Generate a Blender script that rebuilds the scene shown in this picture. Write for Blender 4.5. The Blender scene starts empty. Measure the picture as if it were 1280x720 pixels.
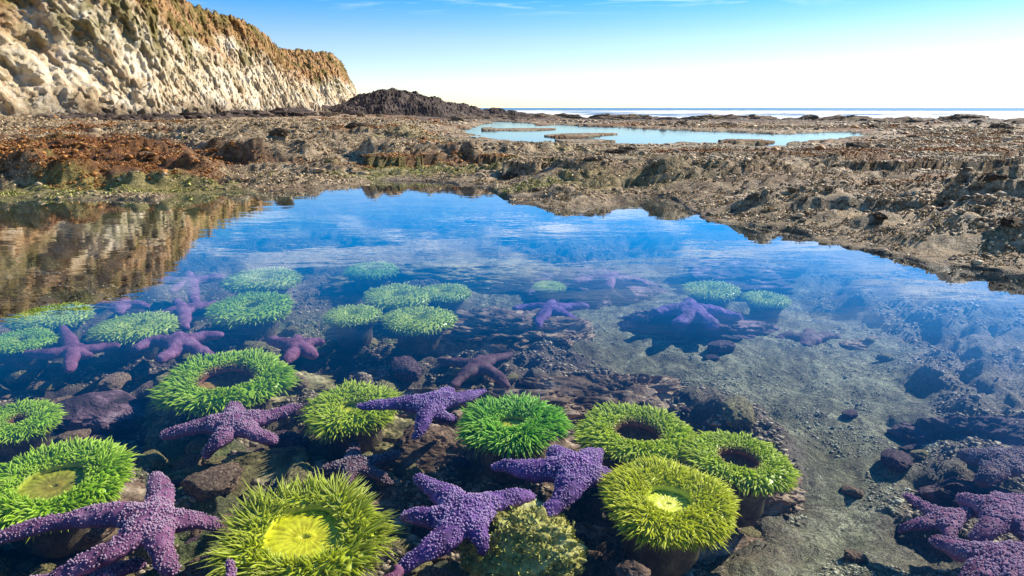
import bpy, math, random, time
import numpy as np
random.seed(7); rng = np.random.default_rng(7)
T0 = time.time()
sc = bpy.context.scene
COL = sc.collection
R = math.radians
# ------------------------------------------------------------------ camera
CAMH = 0.60; F = 1280*24/36; PITCH = R(14.8)
cd = bpy.data.cameras.new('camera'); cam = bpy.data.objects.new('camera', cd); COL.objects.link(cam)
cam.location = (0, 0, CAMH); cam.rotation_euler = (R(90)-PITCH, 0, 0)
cd.lens = 24; cd.sensor_width = 36; cd.clip_start = .02; cd.clip_end = 20000
sc.camera = cam

def ray(px, py):
    u = (px-640)/F; v = (360-py)/F
    cp, sp = math.cos(PITCH), math.sin(PITCH)
    return np.array([u, cp+v*sp, -sp+v*cp])
def at(px, py, z=0.):
    d = ray(px, py); t = (z-CAMH)/d[2]
    return np.array([d[0]*t, d[1]*t, z])
def depth_at(px, py, z=0.):
    d = ray(px, py); return (z-CAMH)/d[2]
def atd(px, py, r):
    "point on the ray of a pixel at horizontal distance r"
    d = ray(px, py); t = r/math.hypot(d[0], d[1]); return np.array([d[0]*t, d[1]*t, CAMH+d[2]*t])

# ------------------------------------------------------------------ noise
def _h(ix, iy, s, iz=None):
    h = ix.astype(np.uint32)*np.uint32(374761393) + iy.astype(np.uint32)*np.uint32(668265263) + np.uint32((s*2246822519) & 0xffffffff)
    if iz is not None: h = h + iz.astype(np.uint32)*np.uint32(3266489917)
    h = (h ^ (h >> np.uint32(13)))*np.uint32(1274126177)
    h = (h ^ (h >> np.uint32(16)))*np.uint32(2654435769)
    return h ^ (h >> np.uint32(15))
def perlin(x, y, s=0):
    x0 = np.floor(x); y0 = np.floor(y); fx = (x-x0).astype(np.float32); fy = (y-y0).astype(np.float32)
    ix = x0.astype(np.int64); iy = y0.astype(np.int64)
    u = fx*fx*fx*(fx*(fx*6-15)+10); v = fy*fy*fy*(fy*(fy*6-15)+10)
    def g(i, j):
        a = (_h(ix+i, iy+j, s) & np.uint32(1023)).astype(np.float32)*(2*np.pi/1024)
        return np.cos(a)*(fx-i)+np.sin(a)*(fy-j)
    a = g(0,0); b = g(1,0); c = g(0,1); d = g(1,1)
    return (a+u*(b-a)+v*((c+u*(d-c))-(a+u*(b-a))))*1.5
def vnoise3(p, s=0):
    f0 = np.floor(p); f = (p-f0); i = f0.astype(np.int64); f = f*f*(3-2*f)
    r = 0
    for a in (0,1):
        for b in (0,1):
            for c in (0,1):
                w = (f[:,0] if a else 1-f[:,0])*(f[:,1] if b else 1-f[:,1])*(f[:,2] if c else 1-f[:,2])
                r = r + w*((_h(i[:,0]+a, i[:,1]+b, s, i[:,2]+c) & np.uint32(65535)).astype(np.float32)/32768-1)
    return r
def fbm3(p, octs=4, s=0, gain=.5):
    r = 0; a = 1
    for k in range(octs): r = r + a*vnoise3(p*2**k+k*17.3, s+k); a *= gain
    return r
def worley(x, y, s=0):
    x0 = np.floor(x).astype(np.int64); y0 = np.floor(y).astype(np.int64)
    best = np.full(x.shape, 9., np.float32)
    for i in (-1,0,1):
        for j in (-1,0,1):
            h = _h(x0+i, y0+j, s)
            qx = x0+i+(h & np.uint32(1023)).astype(np.float32)/1024; qy = y0+j+((h >> np.uint32(10)) & np.uint32(1023)).astype(np.float32)/1024
            best = np.minimum(best, ((qx-x)**2+(qy-y)**2).astype(np.float32))
    return np.sqrt(best)
def sst(a, b, x):
    t = np.clip((x-a)/(b-a), 0, 1); return t*t*(3-2*t)
def sdf(poly, x, y):
    "signed distance, negative inside"
    P = np.asarray(poly, float)[:, :2]; n = len(P)
    d = np.full(x.shape, 1e9); ins = np.zeros(x.shape, bool)
    for i in range(n):
        a = P[i]; b = P[(i+1) % n]; e = b-a
        wx = x-a[0]; wy = y-a[1]
        t = np.clip((wx*e[0]+wy*e[1])/(e@e), 0, 1)
        d = np.minimum(d, (wx-e[0]*t)**2+(wy-e[1]*t)**2)
        if a[1] != b[1]:
            c = (a[1] > y) != (b[1] > y)
            ins ^= c & (x < (b[0]-a[0])*(y-a[1])/(b[1]-a[1])+a[0])
    d = np.sqrt(d); return np.where(ins, -d, d)

# ------------------------------------------------------------------ mesh helpers
def mesh_np(name, V, Fq, smooth=True, cols=None, mats=(), midx=None):
    me = bpy.data.meshes.new(name)
    V = np.ascontiguousarray(V, np.float32); Fq = np.ascontiguousarray(Fq, np.int32)
    k = Fq.shape[1]
    me.vertices.add(len(V)); me.vertices.foreach_set('co', V.ravel())
    me.loops.add(Fq.size); me.loops.foreach_set('vertex_index', Fq.ravel())
    me.polygons.add(len(Fq)); me.polygons.foreach_set('loop_start', np.arange(len(Fq), dtype=np.int32)*k)
    me.polygons.foreach_set('loop_total', np.full(len(Fq), k, np.int32))
    if smooth: me.polygons.foreach_set('use_smooth', np.ones(len(Fq), bool))
    for m in mats: me.materials.append(m)
    if midx is not None: me.polygons.foreach_set('material_index', np.asarray(midx, np.int32))
    if cols:
        for cn, c in cols.items():
            at_ = me.color_attributes.new(cn, 'FLOAT_COLOR', 'POINT')
            c = np.asarray(c, np.float32)
            if c.shape[1] == 3: c = np.hstack([c, np.ones((len(c),1), np.float32)])
            at_.data.foreach_set('color', np.ascontiguousarray(c).ravel())
    me.update(calc_edges=True); me.validate()
    return me
def grid_faces(nr, nc, wrap=False, off=0):
    c = nc if wrap else nc-1
    i = np.arange(nr-1)[:, None]*nc; j = np.arange(c)[None, :]; j2 = (j+1) % nc
    return (np.stack([i+j, i+j2, i+nc+j2, i+nc+j], -1).reshape(-1, 4)+off)
def link(name, me, parent=None, loc=None):
    o = bpy.data.objects.new(name, me); COL.objects.link(o)
    if parent: o.parent = parent
    if loc is not None: o.location = loc
    return o
def tag(o, label=None, cat=None, group=None, kind=None):
    if label: o['label'] = label
    if cat: o['category'] = cat
    if group: o['group'] = group
    if kind: o['kind'] = kind
    return o
def empty(name, loc, label, cat, group=None):
    o = bpy.data.objects.new(name, None); COL.objects.link(o); o.location = loc
    o.empty_display_size = .05
    return tag(o, label, cat, group)
def tubes(C, Rr, ns=5, squash=1.):
    "C (N,S,3) centre lines, Rr (N,S) radii -> verts, faces, (N,S,ns) param"
    N, S, _ = C.shape
    T = np.gradient(C, axis=1); T /= np.linalg.norm(T, axis=2, keepdims=True)+1e-9
    up = np.zeros_like(T); up[..., 2] = 1; bad = np.abs(T[..., 2]) > .95; up[bad] = (1, 0, 0)
    A = np.cross(T, up); A /= np.linalg.norm(A, axis=2, keepdims=True)+1e-9
    B = np.cross(A, T)
    an = np.arange(ns)*2*np.pi/ns
    V = C[:, :, None]+Rr[:, :, None, None]*(np.cos(an)[None, None, :, None]*A[:, :, None]+squash*np.sin(an)[None, None, :, None]*B[:, :, None])
    f = grid_faces(S, ns, True)
    Fq = (f[None]+(np.arange(N)*S*ns)[:, None, None]).reshape(-1, 4)
    return V.reshape(-1, 3), Fq

# ------------------------------------------------------------------ material helpers
class MT:
    def __init__(s, name):
        s.m = bpy.data.materials.new(name); s.m.use_nodes = True; s.t = s.m.node_tree; s.t.nodes.clear()
        s.out = s.t.nodes.new('ShaderNodeOutputMaterial')
    def n(s, ty, **kw):
        nd = s.t.nodes.new(ty)
        for k, v in kw.items():
            if k.startswith('_'): setattr(nd, k[1:], v)
        for k, v in kw.items():
            if k.startswith('_'): continue
            key = k.replace('__', ' ')
            inp = nd.inputs[int(key[1:])] if key[0] == 'i' and key[1:].isdigit() else nd.inputs[key]
            s.put(inp, v)
        return nd
    def put(s, inp, v):
        if isinstance(v, bpy.types.NodeSocket): s.t.links.new(v, inp)
        elif isinstance(v, (tuple, list)) and len(v) == 3 and inp.type == 'RGBA': inp.default_value = (*v, 1)
        else: inp.default_value = v
    def noise(s, vec, scale, detail=4, rough=.55, dist=0.):
        return s.n('ShaderNodeTexNoise', Vector=vec, Scale=scale, Detail=detail, Roughness=rough, Distortion=dist).outputs['Fac']
    def ramp(s, fac, stops, interp='LINEAR'):
        nd = s.n('ShaderNodeValToRGB', Fac=fac); cr = nd.color_ramp; cr.interpolation = interp
        while len(cr.elements) < len(stops): cr.elements.new(.5)
        for e, (p, c) in zip(cr.elements, stops):
            e.position = p; e.color = (*c, 1) if not isinstance(c, (int, float)) else (c, c, c, 1)
        return nd.outputs['Color']
    def mix(s, f, a, b, mode='MIX'):
        nd = s.n('ShaderNodeMix', _data_type='RGBA', _blend_type=mode)
        s.put(nd.inputs[0], f); s.put(nd.inputs[6], a); s.put(nd.inputs[7], b); return nd.outputs[2]
    def math(s, op, a, b=0., c=None, clamp=False):
        nd = s.n('ShaderNodeMath', _operation=op, _use_clamp=clamp); s.put(nd.inputs[0], a); s.put(nd.inputs[1], b)
        if c is not None: s.put(nd.inputs[2], c)
        return nd.outputs[0]
    def coord(s, kind='Object', scale=(1,1,1), rot=(0,0,0)):
        o = s.n('ShaderNodeTexCoord').outputs[kind]
        return s.n('ShaderNodeMapping', Vector=o, Scale=scale, Rotation=rot).outputs[0]
    def attr(s, name): return s.n('ShaderNodeAttribute', _attribute_name=name)
    def sep(s, c):
        nd = s.n('ShaderNodeSeparateColor', Color=c); return nd.outputs
    def bump(s, h, strength=.5, dist=.01, normal=None):
        nd = s.n('ShaderNodeBump', Height=h, Strength=strength, Distance=dist)
        if normal is not None: s.put(nd.inputs['Normal'], normal)
        return nd.outputs[0]
    def pbr(s, col, rough=.6, normal=None, spec=.5, sss=None, **kw):
        nd = s.n('ShaderNodeBsdfPrincipled', Roughness=rough); s.put(nd.inputs['Base Color'], col)
        nd.inputs['Specular IOR Level'].default_value = spec
        if normal is not None: s.put(nd.inputs['Normal'], normal)
        for k, v in kw.items(): s.put(nd.inputs[k.replace('__', ' ')], v)
        s.t.links.new(nd.outputs[0], s.out.inputs[0]); return s.m

def mat_rock(name, stops, scale=9., bscale=60., bstr=.7, rough=.75, speck=None, dist=.01, mottle=.45):
    m = MT(name); c = m.coord()
    n1 = m.noise(c, scale, 8, .68, .4)
    col = m.ramp(n1, stops)
    n2 = m.noise(c, bscale, 5, .7)
    col = m.mix(mottle, col, m.ramp(n2, [(.3, .0), (.7, 1.)]), 'OVERLAY')
    if speck:
        v = m.n('ShaderNodeTexVoronoi', Vector=c, Scale=speck[0]).outputs['Distance']
        col = m.mix(m.math('MULTIPLY', m.ramp(v, [(0, 1.), (.28, 0.)]), m.ramp(m.noise(c, scale*1.7, 3), [(.48, 0.), (.6, 1.)])), col, speck[1])
    h = m.math('ADD', m.math('MULTIPLY', n1, .6), m.math('MULTIPLY', n2, .5))
    return m.pbr(col, rough, m.bump(h, bstr, dist), .2)

# ------------------------------------------------------------------ pool outlines (far shore read off at water level)
POOL = [at(x, y)[:2] for x, y in [(-420,262),(-200,256),(-60,253),(80,252),(200,253),(235,246),(335,241),(400,240),(480,229),(540,230),(602,236),(622,253),(690,263),(768,259),(795,255),(772,248),(818,248),(868,275),(960,292),(1050,312),(1150,331),(1280,348),(1480,386)]]
POOL = POOL + [np.array(q) for q in [(3.4,1.2),(2.6,.1),(1.2,-.35),(0,-.5),(-1.4,-.45),(-3.0,.2),(-5.2,1.6)]]
FZ = 0.12
FPOOL = [at(x, y, FZ)[:2] for x, y in [(560,166),(590,157),(618,151),(690,155),(800,160),(900,164),(965,167),(1010,165),(1075,164),(1085,170),(1040,178),(960,186),(880,183),(800,186),(720,185),(640,182)]]
SAND = [at(x, y, -.2)[:2] for x, y in [(560,345),(700,350),(860,352),(1000,375),(1120,440),(1160,560),(1085,640),(1160,760),(1160,900),(700,1000),(830,800),(905,690),(1010,640),(990,560),(900,500),(800,480),(700,440),(590,400)]]
MESAS = [  # polygon px, height, edge width
    ([(-300,236),(60,229),(150,231),(262,228),(280,214),(200,199),(0,194),(-300,190)], .10, .10),
    ([(180,200),(330,205),(420,202),(520,206),(640,205),(740,199),(850,196),(1000,190),(860,187),(620,186),(520,178),(420,172),(200,178)], .14, .15),
    ([(1168,281),(1215,290),(1300,301),(1500,335),(1600,290),(1350,258),(1185,254)], .15, .12),
    ([(805,236),(870,240),(940,233),(1050,238),(1060,222),(930,218),(820,220)], .07, .1),
    ([(900,288),(950,296),(1010,302),(1040,290),(1000,276),(930,272)], .05, .05),
    ([(1095,325),(1160,331),(1250,342),(1300,322),(1200,305),(1110,305)], .04, .05),
    ([(620,246),(690,259),(765,256),(740,241),(650,236)], .04, .06),
    ([(-300,186),(150,184),(420,176),(560,170),(560,160),(-300,160)], .13, .2),
    ([(1090,176),(1280,190),(1500,200),(1500,180),(1250,168),(1100,166)], .07, .35),
]
MESAS = [([at(x, y, .06)[:2] for x, y in p], h, w) for p, h, w in MESAS]
# deeper water-worn hollows under and between the animals
OCEAN_Z = -.30

def terrain(x, y, sp, full=True):
    """height of the shore and pool floor; sp = local mesh spacing. returns z and masks"""
    x = np.asarray(x, float); y = np.asarray(y, float); sp = np.asarray(sp)*.45
    r = np.hypot(x, y)
    az = np.degrees(np.arctan2(x, np.maximum(y, 1e-3)))
    wob = perlin(x*1.3, y*1.3, 3)*.10+perlin(x*4, y*4, 4)*.05+perlin(x*11, y*11, 5)*.02
    d = sdf(POOL, x, y)+wob*sst(.8, 2.5, r)-.022*r
    df = sdf(FPOOL, x, y)+wob*5
    land = sst(-.035, .02, d)
    # fractal relief
    z = np.zeros_like(x)
    lam = 9.; amp = .10; k = 0
    while lam > .018:
        fade = np.clip(lam/(2.6*sp)-1, 0, 1)
        nn = perlin(x/lam*.75+k*7.1, y/lam+k*3.3, 20+k)
        z += amp*fade*(nn if k % 2 else (.45-np.abs(nn)*1.5))
        lam *= .56; amp *= .63; k += 1
    relief = z
    # knobbly clumps (weed and mussel beds)
    cl = 0
    for s_, a_ in ((.42, .045), (.17, .034), (.075, .022), (.035, .012), (.016, .006)):
        fade = np.clip(s_/(2.6*sp)-1, 0, 1)
        w = worley(x/s_*.8+perlin(x*3, y*3, 61)*.4, y/s_, int(s_*1000))
        cl = cl+a_*fade*(.55-w)*1.5
    # ragged terraces
    tn = perlin(x*.35+3, y*.9, 40)+.5*perlin(x*.9, y*2.1, 41)+.2*perlin(x*3, y*5, 42)
    ter = .075*sst(.04, .14, tn)+.06*sst(.4, .45, tn)
    tn2 = perlin(x*.8+9, y*3.0, 45)+.5*perlin(x*2.6, y*6, 46)
    ter = ter+.045*sst(.08, .22, tn2)*sst(1.5, 3., r)*(1-.4*sst(8,16,r))
    mes = 0
    for P, h, w in MESAS:
        ds = sdf(P, x, y)+perlin(x*2.2, y*2.2, 50)*.10+perlin(x*6, y*6, 51)*.08*sst(1,6,r)+perlin(x*15, y*15, 52)*.02
        mes = np.maximum(mes, h*sst(w, -w, ds))
    inl = np.clip(d, 0, 60)
    zl = .008+.04*sst(0, .9, inl)+sst(0, .5, inl)*((.45-.2*sst(0,15,az))*relief+.8*ter+mes*(1-.45*sst(5,20,az)))+(.25+.75*sst(0,.3,inl))*cl*(.9-.35*sst(0,15,az))
    zl = np.maximum(zl, .0+.02*sst(0, .1, inl))
    # shore rises toward the cliff on the left and falls to the sea
    az = np.degrees(np.arctan2(x, np.maximum(y, 1e-3)))
    zl += sst(9, 24, r)*sst(-8, -24, az)*.05
    zl += sst(14, 40, r)*sst(2, -14, az)*.03
    # far pool carved out
    infront = sst(7, 8, r)*sst(-9, -5, az)*sst(34, 26, r)
    zl = zl*(1-infront)+np.minimum(zl, FZ+.045+.3*np.maximum(zl-FZ, 0)*.4)*infront
    zl = np.where(df < 2.5, np.maximum(zl, FZ+.02+.02*sst(0, .5, df)*(1+perlin(x*3,y*3,75))), zl)
    df = np.where((perlin(x*.55+2, y*.35, 76) > .48) & (df < -.2), .13, df)
    zl = np.where(df < .12, zl*sst(-.25, .12, df)+(FZ-.07)*(1-sst(-.25, .12, df)), zl)
    # reef behind far pool (low), then sea
    edge = 50+perlin(x*.06, y*.06, 70)*16+perlin(x*.3, y*.3, 71)*5
    zl = zl-.27*sst(26, 36, r)*sst(-8, 0, az)
    zl = zl+sst(24, 34, r)*sst(-6, 0, az)*(.10*np.clip(perlin(x*.22, y*.22, 73), 0, 1)*2+.08*np.clip(perlin(x*.9, y*.9, 74), 0, 1)*2)
    sea = sst(edge-3, edge+6, r)*sst(-13, -9, az)
    zl = zl*(1-sea)-1.0*sea
    # underwater
    dep = np.clip(-d, 0, 9)
    s_d = sdf(SAND, x, y)+perlin(x*3, y*3, 80)*.10+perlin(x*9, y*9, 81)*.04
    sand = sst(.12, -.10, s_d)*(1-land)
    base = -.03-.155*sst(0, .5, dep)-.05*sst(.8, 2.2, dep)
    roughb = .30*relief+1.15*cl+.05*perlin(x*2.2, y*2.2, 90)+.02*(np.abs(perlin(x*6, y*6, 91))*-2+.6)
    smoothb = .10*relief+.18*cl+.012*perlin(x*5, y*5, 92)+.012*perlin(x*14, y*14, 93)+.005*perlin(x*34, y*34, 94)
    zu = base+(roughb*(1-sand)+smoothb*sand)*sst(0, .5, dep)*.9
    zu = np.minimum(zu, -.012-.03*sst(0,.4,dep))
    z = zl*land+zu*(1-land)
    if not full: return z
    orange = sst(.25, -.25, sdf(MESAS[0][0], x, y)+perlin(x*2, y*2, 95)*.3)
    orange = np.maximum(orange, .75*sst(.1, .45, perlin(x*.5+5, y*1.3, 96))*sst(4, 7, r))
    green = sst(.2, .5, perlin(x*.45+11, y*1.5, 97)+.35*perlin(x*3, y*4, 98))*sst(16, 4, r)*sst(30,-12,az)
    green = np.maximum(green*.8, sst(.9, .0, np.hypot((x-at(275,250)[0])/1.2, (y-at(275,250)[1])/.5)+perlin(x*4, y*4, 99)*.5))
    green = np.maximum(green, sst(1., .2, np.hypot((x-at(550,243)[0])/.55, (y-at(550,243)[1])/.35)+perlin(x*6, y*6, 100)*.5))
    wet = sst(.25, .0, d)
    return z, sand, orange, green, wet, land

# ------------------------------------------------------------------ terrain material
def terrain_mat():
    m = MT('reef_rock'); c = m.coord()
    A = m.sep(m.attr('maskA').outputs['Color']); B = m.sep(m.attr('maskB').outputs['Color'])
    sand, orange, green = A[0], A[1], A[2]; wet, land = B[0], B[1]
    nbig = m.noise(c, 2.2, 7, .7, .3); nmid = m.noise(c, 16, 7, .72, .5); nfin = m.noise(c, 85, 5, .7)
    dry = m.ramp(nmid, [(.32, (.035,.022,.012)), (.42, (.23,.155,.08)), (.50, (.52,.38,.21)), (.62, (.85,.67,.43))])
    dry = m.mix(m.ramp(nbig, [(.46, 0.), (.66, .5)]), dry, m.ramp(nmid, [(.34, (.02,.012,.008)), (.54, (.16,.09,.045)), (.70, (.44,.30,.17))]))
    dry = m.mix(orange, dry, m.ramp(nmid, [(.28, (.05,.018,.006)), (.5, (.26,.10,.025)), (.72, (.50,.25,.08))]))
    dry = m.mix(m.math('MULTIPLY', green, .85), dry, m.ramp(nmid, [(.28, (.08,.08,.015)), (.5, (.32,.30,.07)), (.72, (.62,.56,.20))]))
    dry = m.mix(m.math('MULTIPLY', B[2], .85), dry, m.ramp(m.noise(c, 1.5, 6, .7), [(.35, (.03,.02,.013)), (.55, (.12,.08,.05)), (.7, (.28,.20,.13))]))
    dry = m.mix(.55, dry, m.ramp(nfin, [(.3, 0.), (.7, 1.)]), 'OVERLAY')
    dry = m.mix(m.math('MULTIPLY', wet, .2), dry, (.07,.05,.03))
    uw = m.ramp(m.noise(c, 7, 8, .72, .6), [(.30, (.03,.02,.016)), (.42, (.13,.085,.06)), (.52, (.28,.21,.11)), (.60, (.36,.25,.20)), (.70, (.60,.50,.33))])
    uw = m.mix(m.ramp(m.noise(c, 1.7, 3, .5), [(.42, 0.), (.6, .6)]), uw, m.ramp(nmid, [(.3, (.02,.012,.03)), (.6, (.14,.08,.13)), (.8, (.35,.25,.3))]))
    uw = m.mix(.5, uw, m.ramp(nfin, [(.3, 0.), (.7, 1.)]), 'OVERLAY')
    uw = m.mix(m.math('MULTIPLY', green, .8), uw, m.ramp(nmid, [(.3, (.06,.10,.02)), (.7, (.42,.50,.14))]))
    sd = m.ramp(nmid, [(.30, (.12,.11,.06)), (.44, (.34,.33,.19)), (.56, (.52,.50,.32)), (.70, (.68,.65,.46))])
    sd = m.mix(m.ramp(m.noise(c, 5, 6, .65, .8), [(.48, 0.), (.58, .7)]), sd, (.12,.11,.05))
    sd = m.mix(m.ramp(m.noise(c, 26, 5, .75, 1.2), [(.50, 0.), (.58, .8)]), sd, (.10,.085,.05))
    sd = m.mix(.5, sd, m.ramp(m.noise(c, 200, 3, .7), [(.3, 0.), (.7, 1.)]), 'OVERLAY')
    uw = m.mix(sand, uw, sd)
    col = m.mix(land, uw, dry)
    h = m.math('ADD', m.math('MULTIPLY', nmid, 1.2), m.math('MULTIPLY', nfin, .5))
    nb0 = m.bump(m.noise(c, 5, 6, .7), 1., .12)
    nb = m.bump(h, 1., .03, nb0)
    return m.pbr(col, m.ramp(nmid, [(.3, .45), (.7, .8)]), nb, .35)

def build_terrain():
    a_d = np.radians(np.linspace(-47, 47, 1300)); a_c = np.radians(np.linspace(47, 313, 150))[1:-1]
    th = np.concatenate([a_d, a_c])
    rr = [.02, .06, .12, .18, .25, .32, .4]
    while rr[-1] < 90: rr.append(rr[-1]*(1.0072 if rr[-1] < 60 else 1.02))
    while rr[-1] < 900: rr.append(rr[-1]*1.15)
    rr = np.array(rr)
    X = rr[:, None]*np.sin(th)[None]; Y = rr[:, None]*np.cos(th)[None]
    spn = np.broadcast_to((rr*.0066)[:, None], X.shape).copy(); spn[:, 1300:] = (rr*.03)[:, None]
    z, sand, orange, green, wet, land = [a.reshape(-1) for a in terrain(X.ravel(), Y.ravel(), spn.ravel())]
    V = np.stack([X.ravel(), Y.ravel(), z], 1)
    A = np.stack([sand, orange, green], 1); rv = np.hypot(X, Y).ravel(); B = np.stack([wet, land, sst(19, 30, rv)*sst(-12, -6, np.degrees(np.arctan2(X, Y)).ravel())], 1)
    Fq = grid_faces(len(rr), len(th), True)[:, ::-1]
    me = mesh_np('shore_ground', V, Fq, True, {'maskA': A, 'maskB': B}, [terrain_mat()])
    o = link('ground', me)
    tag(o, 'rocky tidal reef of tan weed-covered ledges and the pebbly pool floor', 'ground', kind='structure')
build_terrain()
print('terrain', round(time.time()-T0, 1))

# ------------------------------------------------------------------ water
def water_mat(name, power=2.8, bstr=.05, deep=(.72,.86,.92), streak=(1,2.2,1), gc=(.97,.99,1)):
    m = MT(name); c = m.coord(scale=streak)
    n1 = m.noise(c, 3.2, 3, .5, .4); n2 = m.noise(c, 16, 2, .5)
    h = m.math('ADD', n1, m.math('MULTIPLY', n2, .13))
    nb = m.bump(h, bstr, .06)
    lw = m.n('ShaderNodeLayerWeight', Blend=.5, Normal=nb).outputs['Facing']
    fr = m.sep(m.ramp(lw, [(0, .018), (.44, .02), (.56, .045), (.67, .15), (.76, .37), (.84, .70), (.92, .9), (1, 1.)]))[0]
    tr = m.n('ShaderNodeBsdfTransparent', Color=m.mix(m.math('POWER', lw, 1.6), (.98,.99,.97), deep))
    gl = m.n('ShaderNodeBsdfGlossy', Color=gc, Roughness=.012, Normal=nb)
    mx = m.n('ShaderNodeMixShader', Fac=fr); m.t.links.new(tr.outputs[0], mx.inputs[1]); m.t.links.new(gl.outputs[0], mx.inputs[2])
    m.t.links.new(mx.outputs[0], m.out.inputs[0]); return m.m
def sheet(name, poly, z, grow, mat, label):
    P = np.array(poly); ce = P.mean(0)
    Q = P+(P-ce)/np.linalg.norm(P-ce, axis=1)[:, None]*grow
    me = bpy.data.meshes.new(name); me.from_pydata([(q[0], q[1], z) for q in Q], [], [list(range(len(Q)))])
    me.materials.append(mat); me.update()
    if me.polygons[0].normal.z < 0: me.flip_normals()
    return tag(link(name, me), label, 'water', kind='structure')
WM = water_mat('pool_water', 3., .013, (.72,.86,.92))
sheet('water', POOL, 0, .12, WM, 'clear still tide pool water mirroring blue sky and cliff')
sheet('water', FPOOL, FZ, .25, water_mat('shallow_water', 2.0, .03, (.5,.7,.75), gc=(.50,.66,.80)), 'pale shallow sheet of water lying on the far reef')

def build_ocean():
    m = MT('sea_water'); c = m.coord(scale=(1, 1, 1))
    foam_glint = m.sep(m.attr('foam_glint').outputs['Color'])[0]
    n = m.noise(m.coord(scale=(.5, 1.4, 1)), 1.2, 6, .65)
    f = m.math('MULTIPLY', foam_glint, m.ramp(n, [(.30, .35), (.45, 1.)]), clamp=True)
    col = m.mix(f, (.03,.13,.20), (.85,.87,.88))
    m.pbr(col, m.mix(f, (.22,.22,.22), (.9,.9,.9)), m.bump(m.noise(m.coord(scale=(.5,1.2,1)), 2.2, 6, .6), .5, .25), .5)
    th = np.radians(np.linspace(-60, 60, 700)); th = np.concatenate([th, np.radians(np.linspace(60, 300, 60))[1:-1]])
    rr = [30.]
    while rr[-1] < 300: rr.append(rr[-1]*1.006)
    while rr[-1] < 12000: rr.append(rr[-1]*1.08)
    rr = np.array(rr); X = (rr[:, None]*np.sin(th)).ravel(); Y = (rr[:, None]*np.cos(th)).ravel(); r = np.hypot(X, Y)
    wv = np.sin(Y/5.2+perlin(X*.02, Y*.03, 7)*5+1.2); crest = np.clip(wv, 0, 1)**5
    brk = sst(-.5, .0, perlin(X*.028+4, Y*.03, 8)+.25*sst(0, 30, X))*sst(230, 120, r)  # surf, with more white to the right as painted glints on the water
    z = OCEAN_Z+crest*.40*brk*sst(45, 60, r)+.05*perlin(X*.4, Y*.7, 9)*sst(300, 100, r)
    z = z*1.
    fo = np.clip(crest*brk*2.2+1.2*brk*sst(-.2, .25, perlin(X*.12, Y*.35, 10)), 0, 1)*sst(40, 50, r)
    me = mesh_np('sea', np.stack([X, Y, z], 1), grid_faces(len(rr), len(th), True)[:, ::-1], True, {'foam_glint': np.stack([fo]*3, 1)}, [m.m])
    tag(link('sea', me), 'blue sea with white breaking surf out to the horizon', 'sea', kind='structure')
build_ocean()

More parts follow.
